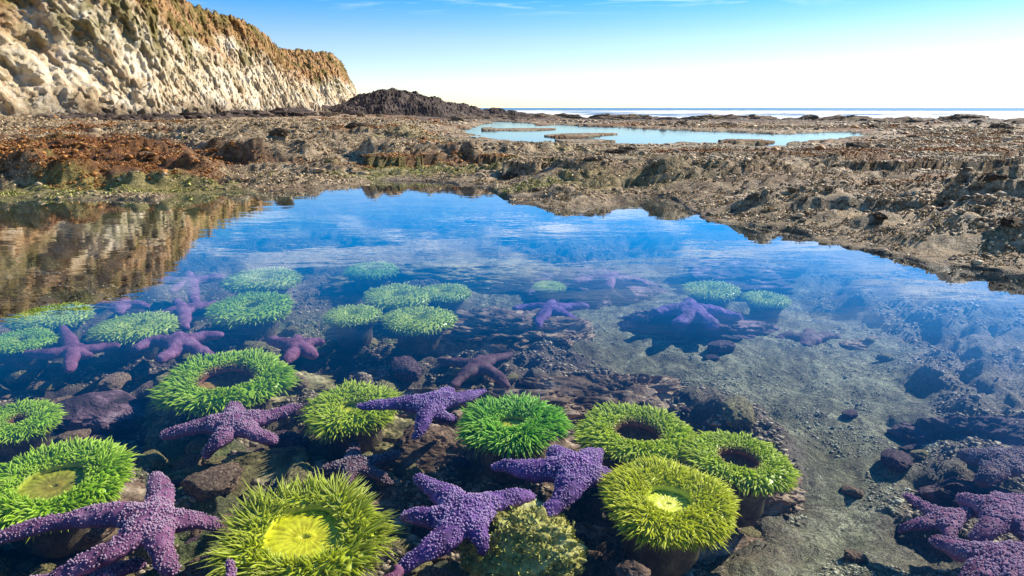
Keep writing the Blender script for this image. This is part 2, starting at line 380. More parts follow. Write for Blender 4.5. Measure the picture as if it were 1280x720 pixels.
# ------------------------------------------------------------------ cliff
def build_cliff():
    # crest read along pixels with chosen distance: (px, py, distance to crest, distance to foot)
    K = [(-1500,-1500,13,10),(-900,-900,17,13),(-420,-215,22,17),(-240,-160,25,20),(-114,-130,28,22),(77,-98,30,24),(143,-70,32,25.5),(178,-36,34,27),(215,-4,36,28.5),(262,12,39,30.5),(300,24,42,33),(328,40,45,35),(350,60,49,37.5),(385,64,53,41),(415,66,57,44.5),(430,80,59,48),(438,102,60.5,52),(441,130,62,56)]
    K = np.array(K, float); n = 900
    # parametrise by chord of crest plan
    tops = np.array([atd(max(px,-1500) if py > -400 else px, py, rt) if py > -700 else np.array([rt*math.sin(R(-75 if px<-1000 else -62)), rt*math.cos(R(-75 if px<-1000 else -62)), 6.3]) for px, py, rt, rf in K])
    tops[2] = [22*math.sin(R(-52)), 22*math.cos(R(-52)), 6.2]
    foot = []
    for T, (px, py, rt, rf) in zip(tops, K):
        az = math.atan2(T[0], T[1])+R(1.5)*(1 if rf > 20 else 0)
        foot.append([rf*math.sin(az), rf*math.cos(az), .12])
    foot = np.array(foot)
    t = np.concatenate([[0], np.cumsum(np.linalg.norm(np.diff(tops[:, :2], axis=0), axis=1))])
    # denser sampling for the far end
    u = np.linspace(0, 1, n)**.8*t[-1]
    T = np.stack([np.interp(u, t, tops[:, i]) for i in range(3)], 1); Fo = np.stack([np.interp(u, t, foot[:, i]) for i in range(3)], 1)
    # rows: foot apron (0) .. crest (1) .. plateau (1..)
    m_ = 300; v = np.linspace(-.12, 1.35, m_)
    V = np.zeros((m_, n, 3)); out = (Fo-T); out[:, 2] = 0; out /= np.linalg.norm(out, axis=1)[:, None]
    for i, vv in enumerate(v):
        if vv <= 1:
            w = max(vv, 0)
            prof = w**1.0
            hz = .10*w+.90*w**1.45 if w < 1 else 1
            hz = .25*w+.75*(w**1.8) if w < .35 else (.25*.35+.75*.35**1.8)+(w-.35)/.65*(1-(.25*.35+.75*.35**1.8))
            pos = Fo*(1-prof)+T*prof; pos[:, 2] = Fo[:, 2]+(T[:, 2]-Fo[:, 2])*hz
            if vv < 0: pos = pos+out*(-vv)*18; pos[:, 2] = .12+vv*2
        else:
            pos = T-out*((vv-1)*40); pos[:, 2] = T[:, 2]+.25*np.sin(min((vv-1)*9, 1.5))-.3*(vv-1)
        V[i] = pos
    # displacement
    L = np.broadcast_to(u[None], (m_, n)); H = np.broadcast_to((v[:, None]), (m_, n))
    hh = V[:, :, 2]
    face = sst(-.1, .15, H)*sst(1.08, .95, H)
    sl = L+hh*1.1
    g = (.45-np.abs(perlin(sl*.30, hh*.12, 30)*1.6))*.42+(.4-np.abs(perlin(sl*.8+5, hh*.6, 31)*1.6))*.26+(.4-np.abs(perlin(sl*2.2, hh*1.9, 32)*1.6))*.15
    f = perlin(L*1.1, hh*1.3, 33)*.32+perlin(L*2.7, hh*3, 34)*.17+perlin(L*6, hh*7, 35)*.09+perlin(L*13, hh*15, 36)*.06
    bulge = perlin(L*.12, hh*.2, 37)*1.0
    d = (g+f*.95+bulge)*face
    V += out[None]*d[..., None]
    V[..., 2] += (perlin(L*.5, H*3, 41)*.18*sst(1.1,.4,H)+perlin(L*.8, H*7, 38)*.13+perlin(L*2.5, H*22, 39)*.12+perlin(L*7, H*60, 40)*.06)*sst(-.1, .1, H)
    P = V.reshape(-1, 3)
    A = np.stack([np.clip(H.ravel(), 0, 1), sst(1, 1.05, H.ravel()), 0*H.ravel()], 1)
    m = MT('cliff_stone'); c = m.coord()
    h = m.sep(m.attr('hgt').outputs['Color'])
    cs = m.coord(scale=(1,1,.45), rot=(.0,.5,0))
    n1 = m.noise(cs, .9, 9, .68, .5); n2 = m.noise(c, 3.2, 8, .72, .3); n3 = m.noise(c, .35, 4, .6)
    col = m.ramp(n1, [(.30, (.22,.14,.075)), (.40, (.55,.41,.24)), (.50, (.80,.65,.43)), (.62, (.90,.79,.58))])
    col = m.mix(.5, col, m.ramp(n2, [(.3, .05), (.7, 1.)]), 'OVERLAY')
    topm = m.ramp(m.math('ADD', h[0], m.math('MULTIPLY', m.math('SUBTRACT', n3, .5), 1.1)), [(.55, 0.), (.74, 1.)])
    tc = m.ramp(n2, [(.34, (.08,.035,.01)), (.5, (.42,.20,.06)), (.66, (.68,.40,.13))])
    col = m.mix(m.math('MULTIPLY', topm, .85), col, tc)
    gm = m.math('MULTIPLY', m.ramp(m.noise(c, .5, 5, .6, .5), [(.47, 0.), (.56, 1.)]), m.ramp(h[0], [(.35, 0.), (.6, 1.)]))
    col = m.mix(m.math('MULTIPLY', gm, .8), col, m.ramp(n2, [(.3, (.05,.05,.01)), (.7, (.28,.24,.06))]))
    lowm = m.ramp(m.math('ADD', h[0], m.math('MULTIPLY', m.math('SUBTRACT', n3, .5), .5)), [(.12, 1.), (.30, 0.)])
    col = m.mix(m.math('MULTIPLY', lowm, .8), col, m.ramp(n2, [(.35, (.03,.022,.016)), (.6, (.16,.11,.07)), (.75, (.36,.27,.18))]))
    m.pbr(col, .9, m.bump(m.math('ADD', n2, m.math('MULTIPLY', m.noise(c, 14, 5, .7), .4)), .9, .2), .2)
    me = mesh_np('cliff', P, grid_faces(m_, n), True, {'hgt': A}, [m.m])
    sel = np.where((H > .62) & (H < 1.12))
    rs2 = np.random.default_rng(3); pr = np.clip((H[sel]-.6)*1.6, .05, 1)*(perlin(L[sel]*.5, H[sel]*5, 55) > -.1)*(perlin(L[sel]*2, H[sel]*14, 56) > -.15)
    pk = rs2.random(len(sel[0])) < pr*.28; Q = V[sel][pk]; hs = rs2.uniform(.03, .09, len(Q))
    global M_WEED
    wm = MT('weed_frond'); M_WEED = wm.pbr(wm.attr('Col').outputs['Color'], .6, None, .3)
    global CLIFFVEG; CLIFFVEG = (Q, hs)
    tag(link('cliff', me), 'tall pale sandstone sea cliff with orange-brown top and green patches', 'cliff', kind='structure')
build_cliff()

# headland mound beyond the cliff foot
def build_mound(name, prof, r0, thick, base_py, label, seed, mat):
    # prof: crest pixels; standing at distance r0, thickness in depth
    prof = np.array(prof, float); n = 420; m_ = 150
    px = np.linspace(prof[0, 0], prof[-1, 0], n); py = np.interp(px, prof[:, 0], prof[:, 1])
    C = np.array([atd(a, b, r0) for a, b in zip(px, py)])
    zb = -.5
    v = np.linspace(-1, 1, m_); V = np.zeros((m_, n, 3))
    rad = C.copy(); rad[:, 2] = 0; rad /= np.linalg.norm(rad, axis=1)[:, None]
    for i, vv in enumerate(v):
        V[i] = C+rad*(vv*thick)
        V[i, :, 2] = zb+(C[:, 2]-zb)*(1-abs(vv)**2.2)
    x, y = V[..., 0], V[..., 1]
    hgt = (V[..., 2]-zb)
    nz = perlin(x*.6, y*.6, seed)*.35+perlin(x*1.6, y*1.6, seed+1)*.22+(.4-np.abs(perlin(x*4, y*4, seed+2)))*.16+perlin(x*10, y*10, seed+3)*.07
    V[..., 2] += nz*sst(0, 1.2, hgt)*.8
    P = V.reshape(-1, 3); ce = np.array([P[:, 0].mean(), P[:, 1].mean(), 0])
    me = mesh_np(name, P-ce, grid_faces(m_, n), True, None, [mat])
    return tag(link(name, me, loc=ce), label, 'rock')
M_MOUND = mat_rock('dark_mussel_rock', [(.3, (.02,.015,.014)), (.48, (.075,.055,.045)), (.62, (.17,.125,.10)), (.75,(.30,.23,.18))], 1.4, 9, 1., .8, None, .1)
build_mound('rock_outcrop', [(400,138),(432,130),(447,120),(462,116),(490,116),(520,117),(545,124),(565,132),(590,138),(612,143)], 44, 4.2, 150, 'dark rounded rocky headland mound at the far end of the pale cliff', 200, M_MOUND)
build_mound('rock_outcrop', [(596,141),(612,137),(630,137),(648,140),(662,142),(690,145)], 52, 2.2, 150, 'low dark rock spur running out to sea beyond the headland mound', 230, M_MOUND)
print('cliff', round(time.time()-T0, 1))

# ------------------------------------------------------------------ rocks
_ico = {}
def ico(sub):
    if sub not in _ico:
        import bmesh
        bm = bmesh.new(); bmesh.ops.create_icosphere(bm, subdivisions=sub, radius=1)
        V = np.array([v.co[:] for v in bm.verts]); Fq = np.array([[l.index for l in f.verts] for f in bm.faces]); bm.free(); _ico[sub] = (V, Fq)
    return _ico[sub]
def rock_mesh(name, sx, sy, sz, seed, mat, sub=5, rough=.3, rag=.08):
    V, Fq = ico(sub); n = V.copy()
    d = 1+rough*fbm3(V*1.1+seed*3.1, 3, seed)+rag*1.6*fbm3(V*4.5+seed, 5 if sub > 5 else 3, seed+9, .62)
    # a few cut planes give facets
    rs = np.random.default_rng(seed); P = V*d[:, None]
    for k in range(3):
        nn = rs.normal(size=3); nn /= np.linalg.norm(nn); h = P@nn; cut = .62+.25*rs.random()
        P = P-nn[None]*(np.clip(h-cut, 0, None)*.8)[:, None]
    return mesh_np(name, P*np.array([sx, sy, sz]), Fq, True, None, [mat])

ST_OLIVE = [(.30,(.02,.018,.010)),(.44,(.11,.09,.035)),(.54,(.26,.21,.09)),(.66,(.52,.43,.22))]
ST_BROWN = [(.30,(.022,.013,.010)),(.44,(.12,.07,.045)),(.54,(.27,.17,.11)),(.66,(.55,.40,.28))]
ST_PURP  = [(.32,(.012,.008,.012)),(.46,(.06,.035,.045)),(.56,(.18,.10,.13)),(.68,(.48,.32,.36))]
M_OLIVE = mat_rock('olive_stone', ST_OLIVE, 11, 80, .8, .7, None, .006)
M_BROWN = mat_rock('brown_stone', ST_BROWN, 13, 90, .8, .7, (150, (.45,.38,.3)), .006)
M_PURP = mat_rock('purple_stone', ST_PURP, 9, 70, 1., .75, (120, (.42,.3,.36)), .01)
M_ALGROCK = mat_rock('algae_stone', [(.28,(.10,.09,.02)),(.42,(.34,.29,.07)),(.54,(.58,.52,.15)),(.68,(.78,.72,.32))], 14, 110, 1., .8, None, .008)

ZW = -.03
def place_rock(px, py, z, wpx, hfrac, dfrac, mat, label, seed, rough=.3, rag=.08, rz=0., name='rock', group=None, sub=7):
    p = at(px, py, z); s = wpx*depth_at(px, py, z)/F/2
    me = rock_mesh(name, s, s*dfrac, s*hfrac, seed, mat, sub, rough, rag)
    o = link(name, me, loc=p); o.rotation_euler = (0, 0, rz)
    return tag(o, label, 'rock', group)
# big distinct stones under the water
place_rock(775, 498, -.19, 190, .36, .6, M_BROWN, 'dark brown encrusted rock just behind the wide green anemone with a dark hole', 11, .4, .2)
place_rock(1215, 560, -.20, 190, .42, .7, M_PURP, 'large dark purple rock on the right side of the pool', 12, .35, .12)
place_rock(1235, 640, -.22, 200, .35, .7, M_PURP, 'dark rock under the pink and purple star cluster at lower right', 13, .35, .12)
place_rock(745, 365, -.18, 150, .35, .75, M_PURP, 'blue-shadowed rock mound carrying a purple star in the far middle of the pool', 14)
place_rock(870, 408, -.175, 180, .20, .6, M_PURP, 'low rock under the purple star beside the two pale green anemones', 15)
place_rock(1090, 430, -.22, 200, .15, .6, M_BROWN, 'long low reddish rock in the blue water towards the right shore', 16, .35, .1)
place_rock(1000, 345, -.16, 260, .2, .6, M_PURP, 'dim rock ledge under water close to the far right shore', 17, .35, .1)
place_rock(655, 684, -.085, 150, .5, .9, M_ALGROCK, 'rough rock coated in yellow-green algae between purple star and yellow anemone', 18, .22, .1)
place_rock(820, 690, -.24, 260, .32, .6, M_BROWN, 'shadowed brown rock under the bright yellow anemone', 19, .3, .1)
place_rock(935, 622, -.2, 150, .4, .6, M_BROWN, 'brown rock under the anemone with the dark red-ringed mouth', 20)
place_rock(790, 570, -.2, 200, .35, .7, M_BROWN, 'brown rock beneath the wide green anemone with a dark hole', 21)
place_rock(640, 590, -.2, 210, .35, .6, M_BROWN, 'brown pitted rock in front of the emerald green anemone', 22)
place_rock(545, 575, -.2, 150, .4, .7, M_BROWN, 'brown rock below the downward arm of the slim purple star', 23)
place_rock(470, 560, -.2, 170, .33, .7, M_OLIVE, 'brown rock below the yellow-green anemone with an arm over it', 24)
place_rock(610, 515, -.18, 230, .24, .45, M_BROWN, 'crusty tan rock ridge behind the emerald green anemone', 25, .35, .12)
place_rock(650, 418, -.16, 230, .22, .5, M_BROWN, 'tan crusted rock ridge in the middle of the pool, behind the dim star', 26, .35, .12)
place_rock(795, 716, -.07, 46, .5, .8, M_BROWN, 'small rounded reddish stone at the bottom edge of the pool view', 27, .15, .03)
place_rock(300, 500, -.2, 210, .35, .7, M_OLIVE, 'dark rock carrying the green anemone with a blue-black centre', 28)
place_rock(60, 650, -.19, 260, .3, .7, M_BROWN, 'brown rock under the green anemone with a yellow disc at the left edge', 29)
place_rock(230, 500, -.19, 90, .5, .7, M_BROWN, 'brown knobbly stone left of the green anemone with a blue-black centre', 30, .25, .1)
place_rock(120, 520, -.2, 150, .4, .6, M_PURP, 'grey-purple crusty rock right of the small anemone at the left edge', 31)
place_rock(380, 640, -.22, 300, .2, .7, M_BROWN, 'dark rock under the large spiky anemone in front', 32)
place_rock(255, 610, -.18, 130, .32, .5, M_OLIVE, 'smooth olive stone between the front purple star and the star behind', 33, .15, .03, -.3)
place_rock(330, 588, -.17, 120, .30, .6, M_OLIVE, 'yellowish olive stone in front of the pink-purple star', 34, .2, .06, .2)
place_rock(560, 345, -.17, 250, .15, .5, M_OLIVE, 'pale algae-dusted rock flat behind the cluster of four far anemones', 35, .3, .1)
place_rock(80, 700, -.22, 210, .25, .45, M_BROWN, 'long flat brown stone at the lower left corner', 36, .15, .03, .25)
# cobble bed: eight stones, each copied and scattered
COB = [(M_OLIVE,41),(M_BROWN,42),(M_PURP,43),(M_OLIVE,44),(M_BROWN,45),(M_OLIVE,46),(M_BROWN,47),(M_PURP,48)]
cobm = [rock_mesh('cobble', 1, .72, .46, s, mt, 5, .22, .05) for mt, s in COB]
GL = 'rounded brown and olive cobble lying among the stones of the pool floor'
placed = []
tries = 0
while len(placed) < 290 and tries < 9000:
    tries += 1
    px = random.uniform(-40, 1200); py = random.uniform(400, 760)
    if px > 620 and random.random() < .93: continue
    p = at(px, py, -.19)
    s = random.choice([.016,.022,.026,.03,.04,.05])*random.uniform(.8, 1.25)
    if any((p[0]-q[0])**2+(p[1]-q[1])**2 < (.8*(s+q[2]))**2 for q in placed): continue
    placed.append((p[0], p[1], s))
xs = np.array(placed)
zs = terrain(xs[:, 0], xs[:, 1], np.full(len(xs), .006), False)
for (x, y, s), z in zip(placed, zs):
    o = link('cobble', random.choice(cobm), loc=(x, y, max(z, -.25)+s*.22)); o.scale = (s, s, s)
    o.rotation_euler = (random.uniform(-.2, .2), random.uniform(-.2, .2), random.uniform(0, 6.28))
    tag(o, GL, 'stone', 'cobbles on the pool floor')
print('rocks', round(time.time()-T0, 1))

# ------------------------------------------------------------------ anemones
def an_mats():
    m = MT('tentacle_flesh'); a = m.attr('Col').outputs['Color']
    c = m.coord(); n = m.noise(c, 60, 3)
    col = m.mix(.15, a, m.ramp(n, [(.3, .15), (.65, 1.)]), 'OVERLAY')
    tl = m.n('ShaderNodeBsdfTranslucent', Color=col); pb = m.n('ShaderNodeBsdfPrincipled', Roughness=.38); m.put(pb.inputs['Base Color'], col)
    mx = m.n('ShaderNodeMixShader', Fac=.45); m.t.links.new(pb.outputs[0], mx.inputs[1]); m.t.links.new(tl.outputs[0], mx.inputs[2]); m.t.links.new(mx.outputs[0], m.out.inputs[0])
    t = m.m
    m = MT('disc_flesh'); a = m.attr('Col').outputs['Color']; c = m.coord(); n = m.noise(c, 90, 4, .6)
    col = m.mix(.35, a, m.ramp(n, [(.35, 0.), (.65, 1.)]), 'OVERLAY')
    m.pbr(col, .4, m.bump(n, .4, .003))
    d = m.m
    k = mat_rock('column_flesh', [(.3,(.03,.02,.02)),(.5,(.10,.07,.05)),(.7,(.22,.17,.10))], 30, 150, .8, .6, (260, (.3,.26,.16)), .004)
    return t, d, k
M_TENT, M_DISC, M_COLM = an_mats()
PAL = {  # root, mid, tip, disc, disc centre
 'lime':    ((.30,.40,.01), (.64,.78,.03), (.92,.97,.16), (.50,.55,.03), (.62,.60,.04)),
 'spiky':   ((.34,.38,.01), (.70,.76,.05), (.95,.96,.26), (.66,.64,.02), (.74,.66,.02)),
 'yellow':  ((.50,.50,.01), (.80,.84,.02), (.95,.95,.10), (.80,.84,.08), (.86,.82,.10)),
 'green':   ((.22,.36,.01), (.50,.76,.03), (.82,.96,.14), (.40,.42,.04), (.30,.20,.03)),
 'emerald': ((.14,.34,.01), (.38,.74,.05), (.68,.95,.18), (.45,.50,.04), (.60,.54,.04)),
 'pale':    ((.36,.46,.05), (.66,.80,.10), (.92,.98,.28), (.75,.82,.15), (.50,.62,.2)),
}
def anemone(px, py, wpx, z, kind, label, tilt=(0,0), mode='disc', n=600, tl=.24, tw=.026, rd=.45, hgt=.09, seed=0, fine=True, asp=1.):
    rs = np.random.default_rng(seed+1000)
    n = int(n*(1.35 if kind == 'spiky' else 2.)); tw *= .84 if kind == 'spiky' else .68; tl *= .74
    p = at(px, py, z); Rr = (.88 if kind == 'spiky' else .91)*wpx*depth_at(px, py, z)/F/2
    root = empty('sea_anemone', (p[0], p[1], z-hgt), label, 'sea anemone', 'green sea anemones in the tide pool')
    root.rotation_euler = (R(tilt[0]), R(tilt[1]), rs.random()*.0)
    cr, cm, ct, cdk, cc = [np.array(c) for c in PAL[kind]]
    ph = rs.random(8)*6.28
    def lump(a): return 1+.045*np.sin(2*a+ph[0])+.035*np.sin(3*a+ph[1])+.02*np.sin(5*a+ph[2])
    Rc = Rr*(1-tl*.75)                 # radius of the fleshy collar
    Ra = (Rc-rd*Rr)/2; Rm = rd*Rr+Ra; zb = Ra*.36   # torus cross-section
    # collar + column surface of revolution
    na = 72 if fine else 36
    an = np.arange(na)*2*np.pi/na
    prof = [(.55*Rr, -.02), (.62*Rr, .0), (.60*Rr, hgt*.35), (.70*Rr, hgt*.6), (Rc*.93, hgt*.84)]
    C = np.array([[np.cos(an)*a*lump(an), np.sin(an)*a*lump(an), np.full(na, b)] for a, b in prof]).transpose(0, 2, 1)
    co = link('column', mesh_np('column', C.reshape(-1, 3), grid_faces(len(prof), na, True), True, None, [M_COLM]), root)
    tt = np.radians(np.linspace(-70, 195 if mode != 'hole' else 235, 22))
    prof = [(Rm+Ra*np.cos(t), hgt+zb*np.sin(t)-(.15*Ra if t > 2.9 else 0)) for t in tt]
    D = np.array([[np.cos(an)*a*lump(an), np.sin(an)*a*lump(an), np.full(na, b)] for a, b in prof]).transpose(0, 2, 1)
    ccol = np.zeros((len(prof), na, 3))
    for i, t in enumerate(tt):
        k = sst(1.7, 3.1, t); ccol[i] = (cr*.8+cm*.2)*(1-k)+(cdk*k if mode != 'hole' else np.array([.30,.10,.05])*k)
    # disc rows
    zi = prof[-1][1]; ri = prof[-1][0]
    Drows = []; dc = []
    nr = 12
    for j in range(nr):
        s = 1-j/(nr-1); a = max(ri*s, .0006)
        if mode == 'hole': zz = zi-Ra*.45*(1-s**3)-.02*Rr*(1-s)
        else: zz = zi+.06*Rr*math.sin(s*3.1)*.5-.05*Rr*(1-s)**2+.05*Rr*math.exp(-((s-.16)/.09)**2)
        wv = .008*Rr*np.sin(an*24)*s
        sy = 1-.65*math.exp(-(s/.25)**2)
        Drows.append(np.stack([np.cos(an)*a*lump(an), np.sin(an)*a*lump(an)*sy, zz+wv+.006*Rr*rs.normal(size=na)*s], 1))
        base = cdk*s+cc*(1-s)
        if mode == 'hole': base = np.array([.30,.16,.05])*s+np.array([.22,.24,.06])*(1-s)
        if s < .16 and mode == 'disc': base = base*.55+np.array([.15,.2,.02])
        dc.append(np.broadcast_to(base, (na, 3))*(.9+.14*np.sin(an*24))[:, None])
    allv = np.concatenate([D.reshape(-1, 3), np.concatenate(Drows)]); allc = np.concatenate([ccol.reshape(-1, 3), np.concatenate(dc)])
    nD = len(prof)
    collar = mesh_np('collar', D.reshape(-1, 3), grid_faces(nD, na, True), True, {'Col': ccol.reshape(-1, 3)}, [M_DISC])
    link('collar', collar, root)
    link('oral_disc', mesh_np('oral_disc', np.concatenate(Drows), grid_faces(nr, na, True), True, {'Col': np.clip(np.concatenate(dc), 0, 1)}, [M_DISC]), root)
    # tentacles
    S = 6 if fine else 4
    tmax = 2.75 if mode == 'disc' else (3.1 if mode == 'hole' else 2.9)
    q = (np.arange(n)+.5)/n
    th = -1.05+(tmax+1.05)*q**.9+rs.normal(0, .06, n)
    a = np.arange(n)*2.39996+rs.normal(0, .03, n)
    lm = lump(a)
    root_p = np.stack([np.cos(a)*(Rm+Ra*np.cos(th))*lm, np.sin(a)*(Rm+Ra*np.cos(th))*lm, hgt+zb*np.sin(th)], 1)
    thd = th.copy()
    dr = np.cos(thd)*1.0+.38; dz = np.sin(thd)*.62+.08
    sw = .35*np.sin(3*a+ph[3])+.3*np.sin(7*a+ph[4]+2*th)+.2*np.sin(13*a+ph[5])
    d0 = np.stack([np.cos(a)*dr-np.sin(a)*sw, np.sin(a)*dr+np.cos(a)*sw, dz+.15*np.sin(9*a+3*th+ph[6])], 1)+rs.normal(0, .22, (n, 3)); d0 /= np.linalg.norm(d0, axis=1)[:, None]
    Ln = Rr*tl*1.15*(1.1-.65*sst(1.0, 2.7, th))*rs.uniform(.6, 1.3, n)*(1+.22*np.sin(5*a+ph[0]*2)+.15*np.sin(11*a+4*th+ph[1]))
    bend = np.stack([np.cos(a)*.4, np.sin(a)*.4, np.full(n, -.35)], 1)+rs.normal(0, .45, (n, 3))
    if kind == 'spiky': bend *= .45
    s = np.linspace(0, 1, S)[None, :, None]
    Cn = root_p[:, None]+d0[:, None]*(s*Ln[:, None, None])+bend[:, None]*(s**2*Ln[:, None, None]*.5)
    prf = np.interp(np.linspace(0, 1, S), [0, .25, .6, .88, 1], [1, 1.1, .85, .5, .06] if kind != 'spiky' else [1.15, 1., .62, .3, .03])
    rad = Rr*tw*rs.uniform(.75, 1.25, n)[:, None]*prf[None]
    V, Fq = tubes(Cn, rad, 6 if fine else 5)
    ns = 6 if fine else 5
    sv = np.broadcast_to(np.linspace(0, 1, S)[None, :, None], (n, S, ns)).reshape(-1, 1)
    col = np.where(sv < .45, cr+(cm-cr)*(sv/.45), cm+(ct-cm)*((sv-.45)/.55))
    vary = np.repeat(rs.uniform(.72, 1.2, n), S*ns)[:, None]; col = col*vary
    pk = np.repeat(sst(-.3, -.9, th), S*ns)[:, None]*sst(.3, 1, sv)*.75
    col = col*(1-pk)+np.array([.34,.14,.10])*pk
    if mode == 'hole':
        inn = np.repeat(sst(2.3, 2.95, th), S*ns)[:, None]*.85
        col = col*(1-inn)+np.array([.30,.09,.06])*inn
    me = mesh_np('tentacle_crown', V, Fq, True, {'Col': np.clip(col, 0, 1)}, [M_TENT])
    link('tentacle_crown', me, root)
    return root

NEAR = [
 dict(px=380, py=664, wpx=240, z=-.05, kind='spiky', mode='disc', n=950, tl=.25, tw=.0145, rd=.46, tilt=(5,2), label='largest anemone, in front, long spiky green tentacles round a wide yellow disc'),
 dict(px=829, py=622, wpx=178, z=-.035, kind='yellow', mode='disc', n=1700, tl=.13, tw=.017, rd=.33, tilt=(5,5), label='bright lemon-yellow anemone with short fuzzy tentacles, tipped to the right'),
 dict(px=917, py=573, wpx=140, z=-.045, kind='lime', mode='hole', n=900, tl=.12, tw=.025, rd=.36, tilt=(4,5), label='green anemone with a dark red-ringed mouth, farthest right of the front group'),
 dict(px=793, py=540, wpx=156, z=-.045, kind='lime', mode='hole', n=900, tl=.12, tw=.023, rd=.36, tilt=(4,3), label='wide green anemone with a dark brownish hole, touching the red-ringed one'),
 dict(px=640, py=527, wpx=140, z=-.055, kind='emerald', mode='closed', n=900, tl=.18, tw=.024, rd=.27, tilt=(4,0), label='emerald green anemone with dense tentacles and small yellowish centre'),
 dict(px=441, py=508, wpx=126, z=-.075, kind='lime', mode='closed', n=700, tl=.16, tw=.024, rd=.26, tilt=(5,0), label='yellow-green anemone with the pointed arm of a purple star across it'),
 dict(px=284, py=474, wpx=176, z=-.07, kind='green', mode='hole', n=900, tl=.12, tw=.02, rd=.42, tilt=(3,0), label='wide green anemone with an open blue-black centre, left of the middle'),
 dict(px=66, py=600, wpx=186, z=-.055, kind='green', mode='disc', n=950, tl=.14, tw=.021, rd=.42, tilt=(6,5), label='green anemone at the left edge with a yellow-olive disc, cut by the frame'),
 dict(px=22, py=524, wpx=100, z=-.07, kind='green', mode='hole', n=600, tl=.16, tw=.026, rd=.2, tilt=(6,5), label='small green anemone with a brown centre, cut by the left edge'),
]
FAR = [
 (524,400,98,'pale','closed','bright yellow-green far anemone in the middle, frontmost of its cluster of four'),
 (441,394,76,'pale','closed','small ring-shaped green anemone, leftmost of the far cluster of four'),
 (497,371,94,'pale','closed','flat green anemone at the back left of the far cluster of four'),
 (556,366,72,'pale','closed','dim green anemone at the back right of the far cluster of four'),
 (314,385,116,'green','closed','wide dim green anemone under the blue water, beyond the blue-black centred one'),
 (170,409,106,'pale','closed','pale green far anemone between the dim purple stars on the left'),
 (66,396,98,'pale','closed','faint green anemone at the edge of the cliff reflection'),
 (28,426,84,'green','closed','dim green anemone cut off by the left edge beside the reddish star'),
 (329,350,98,'pale','closed','farthest green anemone on the left, right of a faint purple star'),
 (686,358,44,'pale','closed','tiny yellow-green anemone beside the blue-shadowed rock mound'),
 (889,363,76,'pale','closed','glowing pale green anemone, larger of the pair near the right shore'),
 (957,374,62,'pale','closed','glowing pale green anemone, smaller right-hand one of the pair near the right shore'),
 (465,338,70,'green','closed','very faint green anemone in blue water behind the far cluster of four'),
]
for i, a in enumerate(NEAR): anemone(seed=i, **a)
for i, (px, py, w, k, md, lb) in enumerate(FAR):
    anemone(px, py, w, -.09, k, lb, (3, 0), md, 340, .10, .030, .2, .08, 50+i, False)
print('anemones', round(time.time()-T0, 1))

# ------------------------------------------------------------------ sea stars
def star_mat(name, dark, mid, light, scale=160):
    m = MT(name); c = m.coord()
    n = m.noise(c, 22, 5, .65); col = m.ramp(n, [(.3, dark), (.52, mid), (.75, light)])
    v = m.n('ShaderNodeTexVoronoi', Vector=c, Scale=scale, _feature='F1').outputs['Distance']
    dots = m.ramp(v, [(.10, 1.), (.34, 0.)])
    col = m.mix(m.math('MULTIPLY', dots, .55), col, tuple(min(1, x*1.5+.10) for x in light))
    return m.pbr(col, .65, spec=.12, normal=m.bump(m.math('ADD', dots, m.math('MULTIPLY', n, .5)), .8, .004))
def spine_mat(name, c1):
    m = MT(name); return m.pbr(c1, .65, spec=.12)
M_SP = star_mat('violet_star_skin', (.04,.018,.07), (.17,.075,.26), (.36,.20,.46)), spine_mat('pale_spines', (.48,.32,.54))
M_SK = star_mat('pink_star_skin', (.06,.022,.048), (.25,.095,.19), (.46,.25,.36)), spine_mat('pink_spines', (.50,.32,.42))
M_SB = star_mat('brown_star_skin', (.035,.018,.025), (.12,.055,.075), (.24,.13,.15)), spine_mat('tan_spines', (.40,.30,.32))
M_SR = star_mat('red_star_skin', (.07,.02,.045), (.22,.075,.14), (.40,.18,.26)), spine_mat('rosy_spines', (.6,.35,.42))

